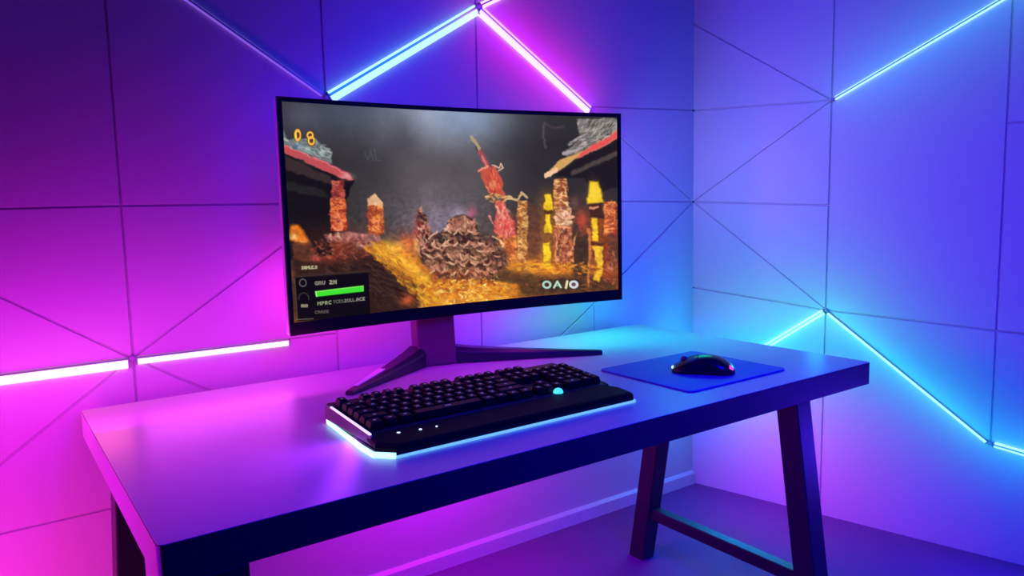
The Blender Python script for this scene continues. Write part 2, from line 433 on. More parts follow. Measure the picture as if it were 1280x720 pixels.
# ------------------------------------------------------------------ monitor
MW, MZ0, MZ1 = 0.937, 0.773, 1.290
ML = Vector((0.5495, 1.627, 0)); MR = Vector((1.4842, 1.562, 0))
MD = (MR - ML).normalized(); MN = Vector((-MD.y, MD.x, 0))     # MN points to the wall
mon = thing('computer_monitor', 'curved black widescreen monitor showing a fiery fantasy game', 'monitor', ((ML + MR) / 2 + MN * 0.06 + Vector((0, 0, DZ))))
MW = (MR - ML).length
SAG = 0.040
def mpt(u, z, off):
    """point of the curved panel: u 0..1 across, off = depth behind the front surface"""
    q = ML + MD * (MW * u) + MN * (SAG * (1 - (2 * u - 1) ** 2) + off)
    return Vector((q.x, q.y, z)) - mon.location
def curved_box(bm, u0, u1, z0, z1, o0, o1, n=24, mat=0, taper=0.0):
    ring = []
    for i in range(n + 1):
        u = u0 + (u1 - u0) * i / n
        zt = taper
        ring.append([bm.verts.new(mpt(u, z0, o0)), bm.verts.new(mpt(u, z1, o0)), bm.verts.new(mpt(u, z1 - zt, o1)), bm.verts.new(mpt(u, z0 + zt, o1))])
    for i in range(n):
        a, b = ring[i], ring[i + 1]
        for k in range(4):
            f = bm.faces.new((a[k], a[(k + 1) % 4], b[(k + 1) % 4], b[k])); f.material_index = mat
    f = bm.faces.new(ring[0]); f.material_index = mat
    f = bm.faces.new(ring[-1][::-1]); f.material_index = mat
bm = bmesh.new(); curved_box(bm, 0.0005, 0.9995, MZ0 + .0005, MZ1 - .0005, 0.005, 0.030, taper=0.0)
mesh_obj('back_shell', bm, M_SHELL, mon, bevel=0.002)
U0, U1, SZ0, SZ1 = 0.0115, 0.9885, 0.802, 1.280
bm = bmesh.new()
curved_box(bm, 0, U0, MZ0, MZ1, -0.002, 0.006, 2); curved_box(bm, U1, 1, MZ0, MZ1, -0.002, 0.006, 2)
curved_box(bm, U0, U1, SZ1, MZ1, -0.002, 0.006); curved_box(bm, U0, U1, MZ0, SZ0, -0.002, 0.006)
mesh_obj('bezel', bm, M_PLAST, mon)
bm = bmesh.new()
curved_box(bm, 0.25, 0.75, 0.88, 1.18, 0.0302, 0.052, 12, taper=0.03)
mesh_obj('rear_housing', bm, M_PLAST, mon)

# ---- the picture on the screen, painted as point colours in picture coordinates
def screen_picture(NU, NV):
    corners = [(353.5, 127.5), (772.5, 144.5), (773.5, 361.5), (366.5, 409)]      # tl tr br bl
    src = [(0, 0), (1, 0), (1, 1), (0, 1)]
    A = []; bb_ = []
    for (x, y), (X, Y) in zip(src, corners):
        A.append([x, y, 1, 0, 0, 0, -x * X, -y * X]); bb_.append(X)
        A.append([0, 0, 0, x, y, 1, -x * Y, -y * Y]); bb_.append(Y)
    Hm = np.append(np.linalg.solve(np.array(A, float), np.array(bb_, float)), 1).reshape(3, 3)
    u, v = np.meshgrid(np.linspace(0, 1, NU), np.linspace(0, 1, NV))
    w = Hm[2, 0] * u + Hm[2, 1] * v + 1
    X = (Hm[0, 0] * u + Hm[0, 1] * v + Hm[0, 2]) / w
    Y = (Hm[1, 0] * u + Hm[1, 1] * v + Hm[1, 2]) / w
    def vnoise(sx, sy, seed=0, ang=0.0):
        r = np.random.RandomState(seed + 11)
        g = r.rand(257, 257)
        ca, sa = math.cos(ang), math.sin(ang)
        x = ((X - 340) * ca + (Y - 110) * sa) / sx + 60; y = (-(X - 340) * sa + (Y - 110) * ca) / sy + 60
        xi = np.floor(x).astype(int); yi = np.floor(y).astype(int); fx = x - xi; fy = y - yi
        fx = fx * fx * (3 - 2 * fx); fy = fy * fy * (3 - 2 * fy)
        xi %= 256; yi %= 256
        return (g[yi, xi] * (1 - fx) + g[yi, xi + 1] * fx) * (1 - fy) + (g[yi + 1, xi] * (1 - fx) + g[yi + 1, xi + 1] * fx) * fy
    def fbm(s, seed=0, ang=0, asp=1.0, oct=4):
        t = 0; a = 1; n = 0
        for k in range(oct):
            t = t + a * vnoise(s * asp / 2 ** k, s / 2 ** k, seed + k * 7, ang); n += a; a *= 0.55
        return t / n
    X0, Y0 = X, Y
    wx = (fbm(7, 201, 0, 1, 3) - .5) * 4.5; wy = (fbm(7, 231, 0, 1, 3) - .5) * 4.0
    X = X + wx; Y = Y + wy
    img = np.zeros((NV, NU, 3)); img[:] = (46, 44, 42)
    def mix(mask, col):
        nonlocal img
        mask = np.clip(mask, 0, 1)[..., None]
        col = np.array(col, float)
        img = img * (1 - mask) + col * mask
    def gauss(cx, cy, rx, ry): return np.exp(-(((X - cx) / rx) ** 2 + ((Y - cy) / ry) ** 2))
    def poly(pts, soft=0.7):
        n = len(pts); inside = np.zeros(X.shape, bool); dmin = np.full(X.shape, 1e9)
        for i in range(n):
            x0, y0 = pts[i]; x1, y1 = pts[(i + 1) % n]
            if y0 != y1:
                c = ((Y < y0) != (Y < y1)) & (X < (x1 - x0) * (Y - y0) / (y1 - y0) + x0)
                inside ^= c
            dx, dy = x1 - x0, y1 - y0; L2 = dx * dx + dy * dy + 1e-9
            t = np.clip(((X - x0) * dx + (Y - y0) * dy) / L2, 0, 1)
            dmin = np.minimum(dmin, np.hypot(X - x0 - t * dx, Y - y0 - t * dy))
        sd = np.where(inside, dmin, -dmin)
        return np.clip(sd / soft + 0.5, 0, 1)
    def line(pts, wd, soft=0.8):
        dmin = np.full(X.shape, 1e9)
        for (x0, y0), (x1, y1) in zip(pts[:-1], pts[1:]):
            dx, dy = x1 - x0, y1 - y0; L2 = dx * dx + dy * dy + 1e-9
            t = np.clip(((X - x0) * dx + (Y - y0) * dy) / L2, 0, 1)
            dmin = np.minimum(dmin, np.hypot(X - x0 - t * dx, Y - y0 - t * dy))
        return np.clip((wd / 2 - dmin) / soft + 0.5, 0, 1)
    # misty sky
    mix(gauss(556, 138, 92, 50) * 1.0, (176, 182, 208))
    mix(gauss(592, 148, 48, 26) * 0.7, (140, 172, 210))
    mix(gauss(430, 140, 90, 28) * 0.7, (74, 82, 104))
    mix(gauss(380, 150, 30, 25) * 0.5, (96, 92, 110))
    mix(gauss(555, 245, 95, 80) * 0.85, (108, 100, 102))
    mix(gauss(560, 285, 40, 30) * 0.5, (150, 130, 160))
    mix(gauss(690, 190, 45, 60) * 0.6, (42, 38, 38))
    mix(gauss(515, 172, 20, 26) * 0.35, (58, 54, 60))
    mix(gauss(460, 205, 45, 40) * 0.5, (50, 47, 50))
    n1 = fbm(34, 1); img *= (0.88 + 0.24 * n1)[..., None]
    # far left peaks scratched into the mist
    for p in ([(462, 190), (466, 201), (471, 188), (474, 201)], [(476, 186), (478, 200), (484, 201)]):
        mix(line(p, 1.3, 1.6) * 0.3, (120, 130, 136))
    # glowing ground
    ground = np.clip((Y - (312 + 5 * np.sin(X / 23) + 10 * (fbm(30, 9) - .5) + 12 * np.exp(-((X - 400) / 60) ** 2))) / 22, 0, 1)
    gt = fbm(11, 4, 0.15, 2.6, 5)[..., None]
    gcol = np.array((66, 34, 18)) * (1 - gt) + np.array((236, 138, 30)) * gt
    mix(ground, gcol)
    mix(poly([(360, 300), (480, 318), (520, 335), (548, 372), (545, 398), (366, 412)], 16) * 0.93, (44, 27, 20))
    mix(gauss(425, 312, 40, 16) * 0.75, (126, 52, 30)); mix(gauss(415, 322, 20, 9) * 0.55, (160, 60, 34))
    # yellow slope
    sl = fbm(7, 21, 0.65, 3.5, 4)
    ramp = (np.array((214, 132, 24)) * (1 - sl[..., None]) + np.array((246, 196, 60)) * sl[..., None])
    mix(poly([(462, 312), (485, 306), (512, 308), (530, 330), (548, 348), (552, 385), (532, 392), (536, 366), (510, 344), (485, 328)], 11), ramp)
    mix(gauss(518, 308, 16, 14) * 0.75, (224, 84, 40)); mix(gauss(500, 312, 22, 9) * .5, (248, 204, 80))
    mix(gauss(540, 335, 12, 9) * .5, (226, 122, 72))
    for k in range(14):
        y = 328 + 4 * k
        mix(line([(462 + 3 * k, y), (490 + 2.6 * k, y + 8), (520 + 1.4 * k, y + 20)], 1.6, 1.8) * 0.35, (92, 66, 42) if k % 2 else (24, 14, 12))
    mix(gauss(517, 380, 9, 7) * 0.9, (222, 98, 46))
    # bottom centre fire
    fr = fbm(6, 31, 0.2, 1.6, 4)
    band = np.clip((Y - 350) / 6, 0, 1) * np.clip((X - 540) / 20, 0, 1) * np.clip((672 - X) / 30, 0, 1)
    mix(band, np.array((186, 92, 20)) * (1 - fr[..., None]) + np.array((250, 186, 60)) * fr[..., None])
    mix(np.clip((fr - .60) * 8, 0, 1) * band * gauss(585, 362, 30, 16), (252, 214, 110))
    mix(poly([(596, 346), (640, 334), (668, 338), (690, 352), (660, 358), (620, 354)], 4) * 0.9, (66, 48, 32))
    mix(poly([(655, 346), (740, 340), (772, 350), (772, 366), (660, 372)], 6) * 0.85, (70, 50, 28))
    # right side glow
    mix(gauss(700, 305, 62, 38) * 0.7, (142, 82, 44))
    mix(gauss(695, 334, 42, 9), (248, 152, 30)); mix(gauss(672, 334, 20, 6) * .8, (250, 176, 50))
    mix(gauss(748, 300, 30, 40) * 0.7, (150, 66, 30))
    mix(poly([(714, 300), (740, 292), (741, 345), (724, 346)], 4) * 0.95, (64, 46, 30))
    # left temple
    mix(poly([(352, 160), (362, 176), (395, 172), (419, 190), (420, 206), (395, 200), (356, 184)], 1.5), (112, 118, 118))
    st = fbm(4, 41, 0.35, 2.5, 3)
    mix(poly([(353, 165), (374, 180), (395, 172), (419, 190), (420, 204), (356, 182)], 1.5) * np.clip((st - .5) * 5, 0, 1) * .8, (178, 192, 184))
    mix(gauss(374, 184, 6, 3) * .8, (70, 110, 160)); mix(gauss(390, 191, 6, 3) * .7, (130, 176, 168))
    mix(poly([(354, 190), (380, 205), (432, 222), (448, 226), (420, 300), (418, 322), (360, 330)], 2), (22, 18, 16))
    mix(poly([(357, 196), (418, 222), (418, 232), (358, 214)], 3) * .8, (66, 50, 50))
    mix(poly([(358, 228), (410, 240), (414, 250), (359, 240)], 3) * .7, (42, 42, 38))
    mix(poly([(355, 183), (374, 190), (412, 203), (444, 219), (447, 226), (441, 227), (405, 213), (356, 193)], 1.2), (192, 78, 84))
    mix(line([(356, 184), (380, 192), (415, 206), (444, 222)], 1.6, 1.2) * .7, (232, 136, 138))
    mix(gauss(439, 222, 8, 4) * .7, (240, 180, 176))
    def pillar(x0, x1, y0, y1, c0, c1, seed, s=4.5, ths=0.5):
        m = poly([(x0, y0), (x1, y0), (x1 + 1, y1), (x0, y1)], 1.6)
        t = fbm(s, seed, 0.1, 1.8, 3)
        t = np.clip((t - ths) * 3.2 + .5 + (fbm(2.2, seed + 5, 0, 1, 2) - .5) * .9, 0, 1)[..., None]
        mix(m, np.array(c0) * (1 - t) + np.array(c1) * t)
    pillar(419, 435, 227, 250, (116, 40, 34), (206, 98, 80), 51)
    pillar(417, 437, 249, 292, (150, 44, 26), (240, 128, 66), 52)
    pillar(420, 432, 270, 292, (170, 60, 44), (244, 150, 110), 53, 3.5)
    pillar(466, 486, 256, 296, (150, 66, 34), (246, 152, 70), 54)
    mix(poly([(465, 258), (467, 249), (476, 243), (486, 254), (486, 259)], 1.2), (222, 176, 132))
    mix(gauss(468, 275, 4, 18) * .6, (150, 50, 40))
    mix(poly([(408, 296), (440, 293), (480, 296), (484, 304), (462, 316), (446, 306), (412, 306)], 2.5) * np.clip(fbm(5, 61) * 2 - .3, 0, 1), (184, 118, 116))
    mix(gauss(455, 310, 5, 4) * .8, (214, 170, 166)); mix(line([(417, 296), (418, 303)], 2) * .8, (206, 190, 160)); mix(line([(427, 295), (430, 303)], 3) * .8, (206, 180, 150))
    # flame lower left
    mix(poly([(363, 285), (374, 284), (384, 296), (388, 308), (376, 310), (363, 304)], 4) * .95, (222, 116, 26))
    mix(gauss(367, 300, 5, 4), (252, 196, 120)); mix(gauss(380, 306, 6, 3), (246, 160, 84))
    mix(poly([(366, 308), (388, 306), (400, 320), (401, 330), (385, 332), (366, 328)], 3) * .8, (98, 54, 34)); mix(gauss(396, 327, 7, 4) * .8, (204, 84, 74))
    # right temple
    rt = fbm(4, 71, -0.9, 2.6, 3)[..., None]
    mix(poly([(728, 146), (774, 146), (774, 165), (735, 187), (716, 194), (710, 190), (731, 172)], 1.8), np.array((64, 60, 56)) * (1 - rt) + np.array((190, 184, 176)) * rt)
    mix(line([(712, 191), (730, 184), (752, 170)], 3.4), (176, 160, 164)); mix(line([(718, 178), (752, 158)], 3.0), (172, 164, 160))
    mix(poly([(708, 198), (735, 187), (774, 159), (774, 172), (728, 196), (694, 220), (689, 218)], 1.4), (212, 160, 92))
    mix(poly([(733, 189), (774, 160), (774, 171), (728, 196)], 2.5), (232, 82, 86))
    mix(line([(691, 218), (703, 211)], 5), (244, 196, 158))
    mix(poly([(700, 218), (730, 197), (774, 173), (774, 232), (752, 240), (735, 222)], 3) * .9, (30, 24, 20))
    mix(line([(724, 214), (748, 202), (772, 190)], 6, 3) * .65, (104, 88, 82))
    mix(line([(690, 150), (688, 165), (692, 182)], 2.4, 2) * .4, (120, 114, 112)); mix(line([(692, 152), (703, 158), (712, 156)], 2.4, 2.4) * .35, (112, 96, 92))
    # carved column under the right roof
    pillar(701, 716, 222, 262, (136, 70, 34), (250, 190, 120), 75, 3.4)
    pillar(703, 721, 258, 282, (150, 90, 66), (250, 204, 160), 76, 3.4)
    mix(line([(703, 271), (723, 270)], 4) * .9, (240, 180, 150))
    pillar(700, 722, 282, 328, (130, 60, 36), (236, 150, 104), 77, 4)
    mix(line([(709, 290), (703, 310), (701, 330)], 2) * .8, (246, 170, 110)); mix(line([(728, 292), (718, 320)], 2) * .7, (236, 160, 100))
    mix(poly([(719, 280), (728, 278), (733, 292), (724, 296)], 3) * .8, (62, 46, 40)); mix(gauss(733, 274, 6, 10) * .8, (212, 76, 58))
    mix(gauss(725, 252, 5, 8) * .5, (128, 88, 84))
    # yellow lanterns
    for (a, b, c, d, w_) in ((694, 242, 262, 6.5, 0), (694, 267, 291, 5.0, 0), (692, 304, 336, 5.5, 0)):
        mix(gauss(a, (b + c) / 2, 11, (c - b) * .8) * .35, (214, 130, 24))
        mix(poly([(a - d * .7, b), (a + d * .55, b), (a + d * .9, c), (a - d * .8, c)], 1.8), (246, 200, 30))
    mix(poly([(688, 262), (700, 262), (699, 267), (689, 267)], 2), (84, 48, 20))
    pillar(758, 771, 250, 292, (150, 56, 26), (238, 140, 76), 81)
    mix(poly([(742, 226), (752, 226), (757, 252), (739, 253)], 3), (246, 196, 30)); mix(gauss(747, 240, 6, 12) * .6, (250, 216, 70))
    mix(poly([(741, 254), (756, 253), (758, 272), (744, 272)], 2), (66, 38, 22)); mix(line([(743, 259), (753, 258)], 2.4), (212, 132, 96))
    mix(poly([(744, 273), (751, 273), (751, 300), (744, 300)], 2), (244, 196, 36)); mix(poly([(752, 273), (757, 272), (757, 300), (752, 302)], 1.5), (134, 66, 18))
    mix(poly([(742, 301), (760, 303), (760, 306), (742, 305)], 1.5), (82, 42, 16))
    mix(poly([(744, 306), (757, 306), (756, 340), (752, 352), (747, 350), (750, 330)], 2), (248, 190, 44))
    mix(line([(741, 286), (742, 310), (741, 345), (740, 356)], 3) * .7, (224, 130, 60)); mix(line([(760, 306), (760, 340)], 6, 2) * .6, (150, 62, 20))
    mix(gauss(764, 335, 4, 5) * .9, (232, 138, 110)); mix(gauss(764, 345, 8, 6) * .6, (140, 50, 30))
    # red banner tower in the middle right
    mix(poly([(610, 212), (618, 206), (630, 208), (638, 222), (640, 236), (643, 246), (625, 246), (616, 228)], 2), (196, 84, 62))
    mix(poly([(622, 210), (632, 213), (636, 236), (628, 238)], 3) * .6, (226, 84, 58))
    mix(line([(600, 168), (605, 176), (611, 184)], 4.2, 1.4), (176, 156, 116)); mix(line([(606, 182), (612, 190)], 1.6, 1.2) * .7, (40, 32, 40))
    mix(line([(612, 188), (620, 206)], 6, 2), (176, 74, 78)); mix(line([(614, 194), (619, 205)], 2, 1.4) * .8, (226, 146, 150))
    mix(line([(609, 213), (614, 209), (620, 206)], 3) * .9, (240, 150, 120)); mix(line([(626, 205), (634, 208), (638, 203), (640, 207), (634, 212)], 2.2), (216, 172, 152))
    mix(line([(619, 245), (630, 243), (640, 246), (650, 247)], 4), (222, 170, 106)); mix(line([(622, 248), (632, 252), (641, 250)], 3) * .8, (110, 64, 40))
    mix(poly([(629, 250), (642, 250), (645, 266), (653, 280), (656, 300), (640, 302), (628, 290), (631, 265)], 2), (208, 92, 82))
    mix(gauss(644, 283, 10, 12) * .8, (222, 74, 68)); mix(line([(632, 258), (636, 272), (641, 258)], 3) * .8, (240, 170, 140)); mix(line([(623, 270), (628, 284)], 2) * .8, (226, 130, 120))
    pillar(632, 656, 296, 330, (150, 70, 34), (234, 140, 66), 91, 5)
    mix(line([(627, 298), (636, 302), (640, 306), (634, 316)], 2.6) * .9, (240, 190, 140))
    # gilded side column
    pillar(657, 669, 250, 330, (150, 84, 40), (232, 176, 98), 92, 3.4)
    mix(line([(645, 248), (658, 249), (662, 240), (668, 246)], 3) * .9, (216, 180, 130)); mix(line([(657, 286), (669, 286)], 2), (70, 40, 24))
    mix(poly([(669, 252), (684, 258), (684, 325), (669, 325)], 5) * .6, (104, 60, 42))
    # carved heap in the centre
    mix(gauss(600, 268, 5, 9) * .6, (214, 80, 120)); mix(gauss(585, 268, 10, 7) * .5, (206, 190, 214))
    heap = poly([(530, 262), (536, 258), (552, 296), (566, 290), (572, 275), (588, 268), (604, 274), (610, 292), (622, 305), (640, 312), (645, 335), (620, 350), (560, 352), (535, 330), (528, 300)], 3)
    hn = fbm(6.5, 95, 0.3, 1.5, 4)
    t = np.clip((hn - .5) * 4 + .42 + (fbm(2.4, 97, .5, 1.6, 2) - .5) * 1.2, 0, 1)[..., None]
    mix(heap, np.array((50, 28, 24)) * (1 - t) + np.array((190, 128, 104)) * t)
    mix(heap * np.clip((fbm(5, 99, .8, 1.2, 3) - .58) * 8, 0, 1) * .7, (92, 90, 66))
    mix(gauss(531, 290, 5, 16) * .7, (192, 70, 62)); mix(gauss(529, 310, 3, 9) * .8, (240, 186, 90))
    mix(poly([(568, 290), (575, 274), (590, 270), (602, 276), (606, 292)], 2) * .7, (196, 128, 102)); mix(line([(566, 293), (585, 292), (604, 293)], 2.4), (72, 56, 34))
    for p in ([(561, 318), (566, 308), (572, 302)], [(581, 310), (598, 312), (612, 306)], [(568, 331), (580, 333), (588, 328)], [(593, 321), (602, 330), (610, 332), (618, 325)], [(566, 290), (572, 282)], [(545, 300), (556, 292)], [(538, 318), (550, 326), (560, 322)]):
        mix(line(p, 2.6, 1.2) * .9, (232, 182, 156))
    mix(gauss(580, 345, 26, 6) * .6, (150, 64, 30))
    spk = np.clip((fbm(3.2, 120, 0, 1, 2) - .68) * 10, 0, 1) * np.clip((Y - 335) / 12, 0, 1) * np.clip((X - 548) / 20, 0, 1) * np.clip((640 - X) / 20, 0, 1)
    mix(spk, (255, 226, 140))
    # overall grain
    low = np.clip((Y - 225) / 60, 0, 1) * .45 + .04
    img *= (1 - low / 2 + low * fbm(2.8, 140, 0.3, 1.4, 3) * 1.1)[..., None]
    Hi = np.linalg.inv(Hm); rd = np.random.RandomState(17)
    def dab(cx, cy, L, ang, w_, col, a):
        q = Hi @ np.array([cx, cy, 1.0]); ci = int(q[1] / q[2] * (NV - 1)); cj = int(q[0] / q[2] * (NU - 1))
        r = int((L + w_) * 1.3) + 4
        i0, i1, j0, j1 = max(ci - r, 0), min(ci + r, NV), max(cj - r, 0), min(cj + r, NU)
        if i1 <= i0 or j1 <= j0: return
        x = X[i0:i1, j0:j1] - cx; y = Y[i0:i1, j0:j1] - cy
        ca, sa = math.cos(ang), math.sin(ang)
        al = x * ca + y * sa; ac = -x * sa + y * ca + (al * al) * .03
        m = (np.clip((w_ / 2 - np.abs(ac)) / .8 + .5, 0, 1) * np.clip((L / 2 - np.abs(al)) / 1.2 + .5, 0, 1) * a)[..., None]
        img[i0:i1, j0:j1] = img[i0:i1, j0:j1] * (1 - m) + np.array(col, float) * m
    def dabs(cx, cy, rx, ry, n, cols, L=5, w_=1.5, ang=0.0, dang=1.6, a=.75):
        for _ in range(n):
            t_ = rd.rand() * 6.283; r_ = rd.rand() ** .5
            dab(cx + rx * r_ * math.cos(t_), cy + ry * r_ * math.sin(t_), L * (.5 + rd.rand()), ang + (rd.rand() - .5) * 2 * dang, w_ * (.6 + .8 * rd.rand()), cols[rd.randint(len(cols))], a * (.4 + .6 * rd.rand()))
    dabs(455, 362, 70, 28, 220, [(70, 48, 34), (26, 15, 13), (92, 60, 38), (44, 28, 20)], 11, 1.8, .55, .3)
    dabs(432, 314, 48, 13, 200, [(150, 62, 38), (90, 42, 28), (176, 104, 84), (56, 32, 26)], 5, 1.8, 0, .8)
    for k_ in range(9):
        dabs(478 + 8.5 * k_, 314 + 8 * k_, 15, 9, 34, [(248, 190, 50), (206, 120, 26), (232, 160, 44), (170, 92, 26)], 9, 1.8, .65, .3)
    dabs(590, 363, 56, 11, 260, [(252, 204, 90), (186, 88, 20), (240, 150, 34), (214, 120, 28), (140, 60, 20)], 5, 1.9, .1, .8)
    dabs(700, 336, 56, 8, 170, [(250, 172, 52), (200, 108, 30), (130, 70, 28), (246, 150, 40)], 6, 1.8, 0, .5)
    dabs(712, 357, 46, 9, 110, [(96, 62, 30), (54, 38, 24), (150, 84, 34)], 7, 1.8, 0, .4)
    HP = [(226, 172, 146), (190, 130, 108), (46, 26, 24), (34, 20, 18), (72, 62, 44), (146, 66, 46), (110, 72, 60)]
    dabs(586, 316, 50, 29, 230, HP, 5, 2.2, .1, 1.2, .5)
    for (lx, ly, lw, lh) in ((588, 291, 22, 2.5), (586, 306, 36, 4), (574, 322, 34, 5), (602, 330, 30, 5), (584, 342, 36, 4), (556, 312, 18, 5), (624, 318, 14, 5)):
        mix(gauss(lx, ly + 4.5, lw * .9, 3.4) * .62, (36, 22, 20))
        for k_ in range(int(lw / 2.4)):
            px = lx - lw + 2 * lw * (k_ + rd.rand()) / (lw / 2.4); py = ly + lh * math.sin(px * .45) * .5 + rd.rand() * 2
            dab(px, py, 8, .9 * math.cos(px * .45), 2.2, ((234, 186, 158), (206, 146, 120), (186, 120, 96))[k_ % 3], .85)
    dabs(588, 281, 17, 8, 50, [(196, 122, 96), (150, 80, 62), (232, 180, 156), (70, 36, 30)], 4, 1.8, 1.3, .6); dabs(588, 350, 40, 9, 90, [(150, 66, 36), (84, 40, 26), (206, 120, 70)], 5, 1.6, 1.3, .6)
    dabs(538, 300, 9, 26, 110, [(214, 120, 104), (120, 56, 48), (50, 26, 26), (226, 180, 150)], 5, 1.5, .9, .9)
    dabs(632, 322, 16, 18, 80, [(90, 64, 50), (60, 40, 34), (130, 90, 70)], 5, 1.6, 1.2, 1.0)
    dabs(427, 240, 8, 12, 50, [(206, 96, 80), (110, 40, 34), (150, 60, 50)], 4, 1.4, .2, .8)
    dabs(427, 270, 9, 21, 110, [(246, 146, 84), (140, 40, 24), (222, 96, 60), (236, 120, 60), (110, 30, 22)], 6, 1.5, .2, .6)
    dabs(476, 276, 9, 19, 80, [(246, 170, 96), (150, 60, 38), (206, 112, 60), (170, 60, 50)], 4, 1.4, 1.2, .8)
    dabs(711, 250, 8, 28, 130, [(252, 206, 150), (120, 54, 28), (222, 142, 84), (150, 84, 50)], 4, 1.5, .4, 1.4)
    dabs(712, 272, 10, 9, 50, [(250, 206, 180), (180, 110, 90)], 4, 1.5, .2, 1.2)
    dabs(711, 306, 12, 24, 130, [(240, 166, 126), (134, 60, 40), (84, 46, 34), (200, 110, 70)], 7, 1.5, 1.6, .5)
    dabs(663, 290, 6, 38, 110, [(238, 190, 116), (124, 68, 36), (190, 130, 70)], 3.5, 1.4, .4, 1.2)
    dabs(767, 272, 7, 24, 80, [(232, 132, 74), (134, 46, 26), (176, 80, 44)], 4.5, 1.5, .4, 1.2); dabs(764, 335, 8, 22, 60, [(150, 66, 36), (90, 40, 24), (200, 110, 80)], 4, 1.5, 1, 1)
    dabs(626, 226, 9, 18, 60, [(224, 100, 70), (170, 54, 42), (240, 150, 110)], 6, 1.5, 1.3, .5)
    dabs(642, 278, 10, 24, 90, [(228, 104, 94), (186, 62, 54), (244, 176, 156)], 6, 1.5, 1.4, .6); dabs(632, 248, 13, 5, 40, [(228, 180, 120), (110, 64, 40)], 4, 1.5, 0, .8)
    dabs(386, 183, 26, 7, 90, [(176, 190, 184), (70, 78, 84), (130, 142, 140)], 5, 1.4, .45, .4); dabs(403, 191, 14, 8, 60, [(176, 190, 184), (80, 84, 84)], 5, 1.4, .45, .4)
    dabs(752, 160, 18, 12, 130, [(204, 196, 188), (92, 86, 80), (52, 48, 44), (150, 142, 134)], 6, 1.4, -.75, .5); dabs(735, 176, 15, 6, 50, [(200, 190, 190), (90, 82, 80)], 8, 1.5, -.55, .2)
    mix(gauss(600, 330, 90, 30) * .12, (250, 150, 60))
    mix(gauss(430, 300, 60, 20) * .18, (190, 80, 40))
    for _ in range(1):
        p = np.pad(img, ((1, 1), (1, 1), (0, 0)), mode='edge')
        img = (p[:-2, 1:-1] + p[2:, 1:-1] + p[1:-1, :-2] + p[1:-1, 2:] + 2 * p[1:-1, 1:-1]) / 6
    X, Y = X0, Y0
    # ---- hud
    mix(poly([(369, 351), (466, 343), (468, 400), (372, 407)], 1.4) * .93, (12, 9, 8))
    mix(line([(369, 350), (466, 343)], 3.2, 1.4) * .8, (62, 46, 36)); mix(line([(368, 352), (371, 405)], 1.2) * .8, (84, 74, 66)); mix(line([(369, 405), (392, 404)], 1.4) * .8, (110, 98, 92))
    mix(poly([(395.5, 369), (459.5, 361.5), (459.5, 369), (396.5, 376)], 0.9), (62, 226, 46)); mix(line([(396, 369.5), (459, 362)], 1.4) * .7, (160, 250, 110))
    mix(line([(396, 370), (397, 375)], 2) * .8, (190, 250, 160)); mix(line([(458.5, 363), (458.8, 368)], 1.6) * .7, (130, 240, 120))
    F = {'O': ["0110", "1001", "1001", "1001", "0110"], '0': ["0110", "1001", "1001", "1001", "0110"], 'A': ["0110", "1001", "1111", "1001", "1001"], '1': ["010", "110", "010", "010", "111"], 'I': ["010", "010", "010", "010", "010"],
         'G': ["0111", "1000", "1011", "1001", "0111"], 'R': ["1110", "1001", "1110", "1010", "1001"], 'U': ["1001", "1001", "1001", "1001", "0110"], '2': ["1110", "0001", "0110", "1000", "1111"], 'N': ["1001", "1101", "1011", "1001", "1001"],
         '8': ["0110", "1001", "0110", "1001", "0110"], 'M': ["10001", "11011", "10101", "10001", "10001"], 'P': ["1110", "1001", "1110", "1000", "1000"], 'C': ["0111", "1000", "1000", "1000", "0111"], 'T': ["111", "010", "010", "010", "010"],
         'E': ["1111", "1000", "1110", "1000", "1111"], 'S': ["0111", "1000", "0110", "0001", "1110"], 'L': ["100", "100", "100", "100", "111"], '.': ["0", "0", "0", "0", "1"], ' ': ["00"] * 5, 'X': ["101", "101", "010", "101", "101"]}
    def text(s, x, y, h, wch, slope, col, k=0.9, soft=.7):
        px = h / 5.0; cx = x
        m = np.zeros(X.shape)
        for ch in s:
            g = F[ch]; n = len(g[0]); cw = wch * n / 4
            for r in range(5):
                for c in range(n):
                    if g[r][c] == '1':
                        gx = cx + (c + .5) * cw / n; gy = y + slope * (gx - x) + (r + .5) * px
                        m = np.maximum(m, np.clip((max(px, cw / n) * .62 - np.maximum(np.abs(X - gx) * (px / (cw / n)) ** 0, np.abs(Y - gy))) / soft + .5, 0, 1) * (np.abs(X - gx) < 3) )
            cx += cw + wch * .28
        mix(m * k, col)
    text('GRU', 395, 356.5, 4.6, 3.8, -.075, (190, 182, 168), .85); text('2N', 414.5, 355, 5, 4.0, -.075, (220, 208, 176), .9)
    text('MPRC', 398, 382.5, 4.4, 3.6, -.09, (196, 212, 160), .85); text('TCE1', 419, 380.5, 4, 3.2, -.09, (140, 150, 138), .75); text('2ULL', 434, 379, 4.2, 3.0, -.1, (176, 178, 164), .8); text('.ACE', 448, 377.5, 4.2, 3.2, -.1, (190, 190, 176), .85)
    text('CRASE', 394.5, 394, 3.6, 3.0, -.06, (150, 140, 130), .7); text('A00', 376.5, 385.5, 3.8, 2.4, 0, (226, 214, 180), .9)
    text('SAMLE.0', 377.5, 337, 4.0, 2.6, -.05, (236, 226, 184), .95)
    ring = lambda cx, cy, rx, ry, w_: np.clip((w_ / 2 - np.abs(np.hypot((X - cx) / rx, (Y - cy) / ry) - 1) * min(rx, ry)) / .8 + .5, 0, 1)
    mix(ring(379, 358, 4.4, 4.6, 1.5) * .7, (130, 124, 120)); mix(ring(380, 378, 6.5, 7, 1.1) * .5 * (Y < 380), (120, 110, 104))
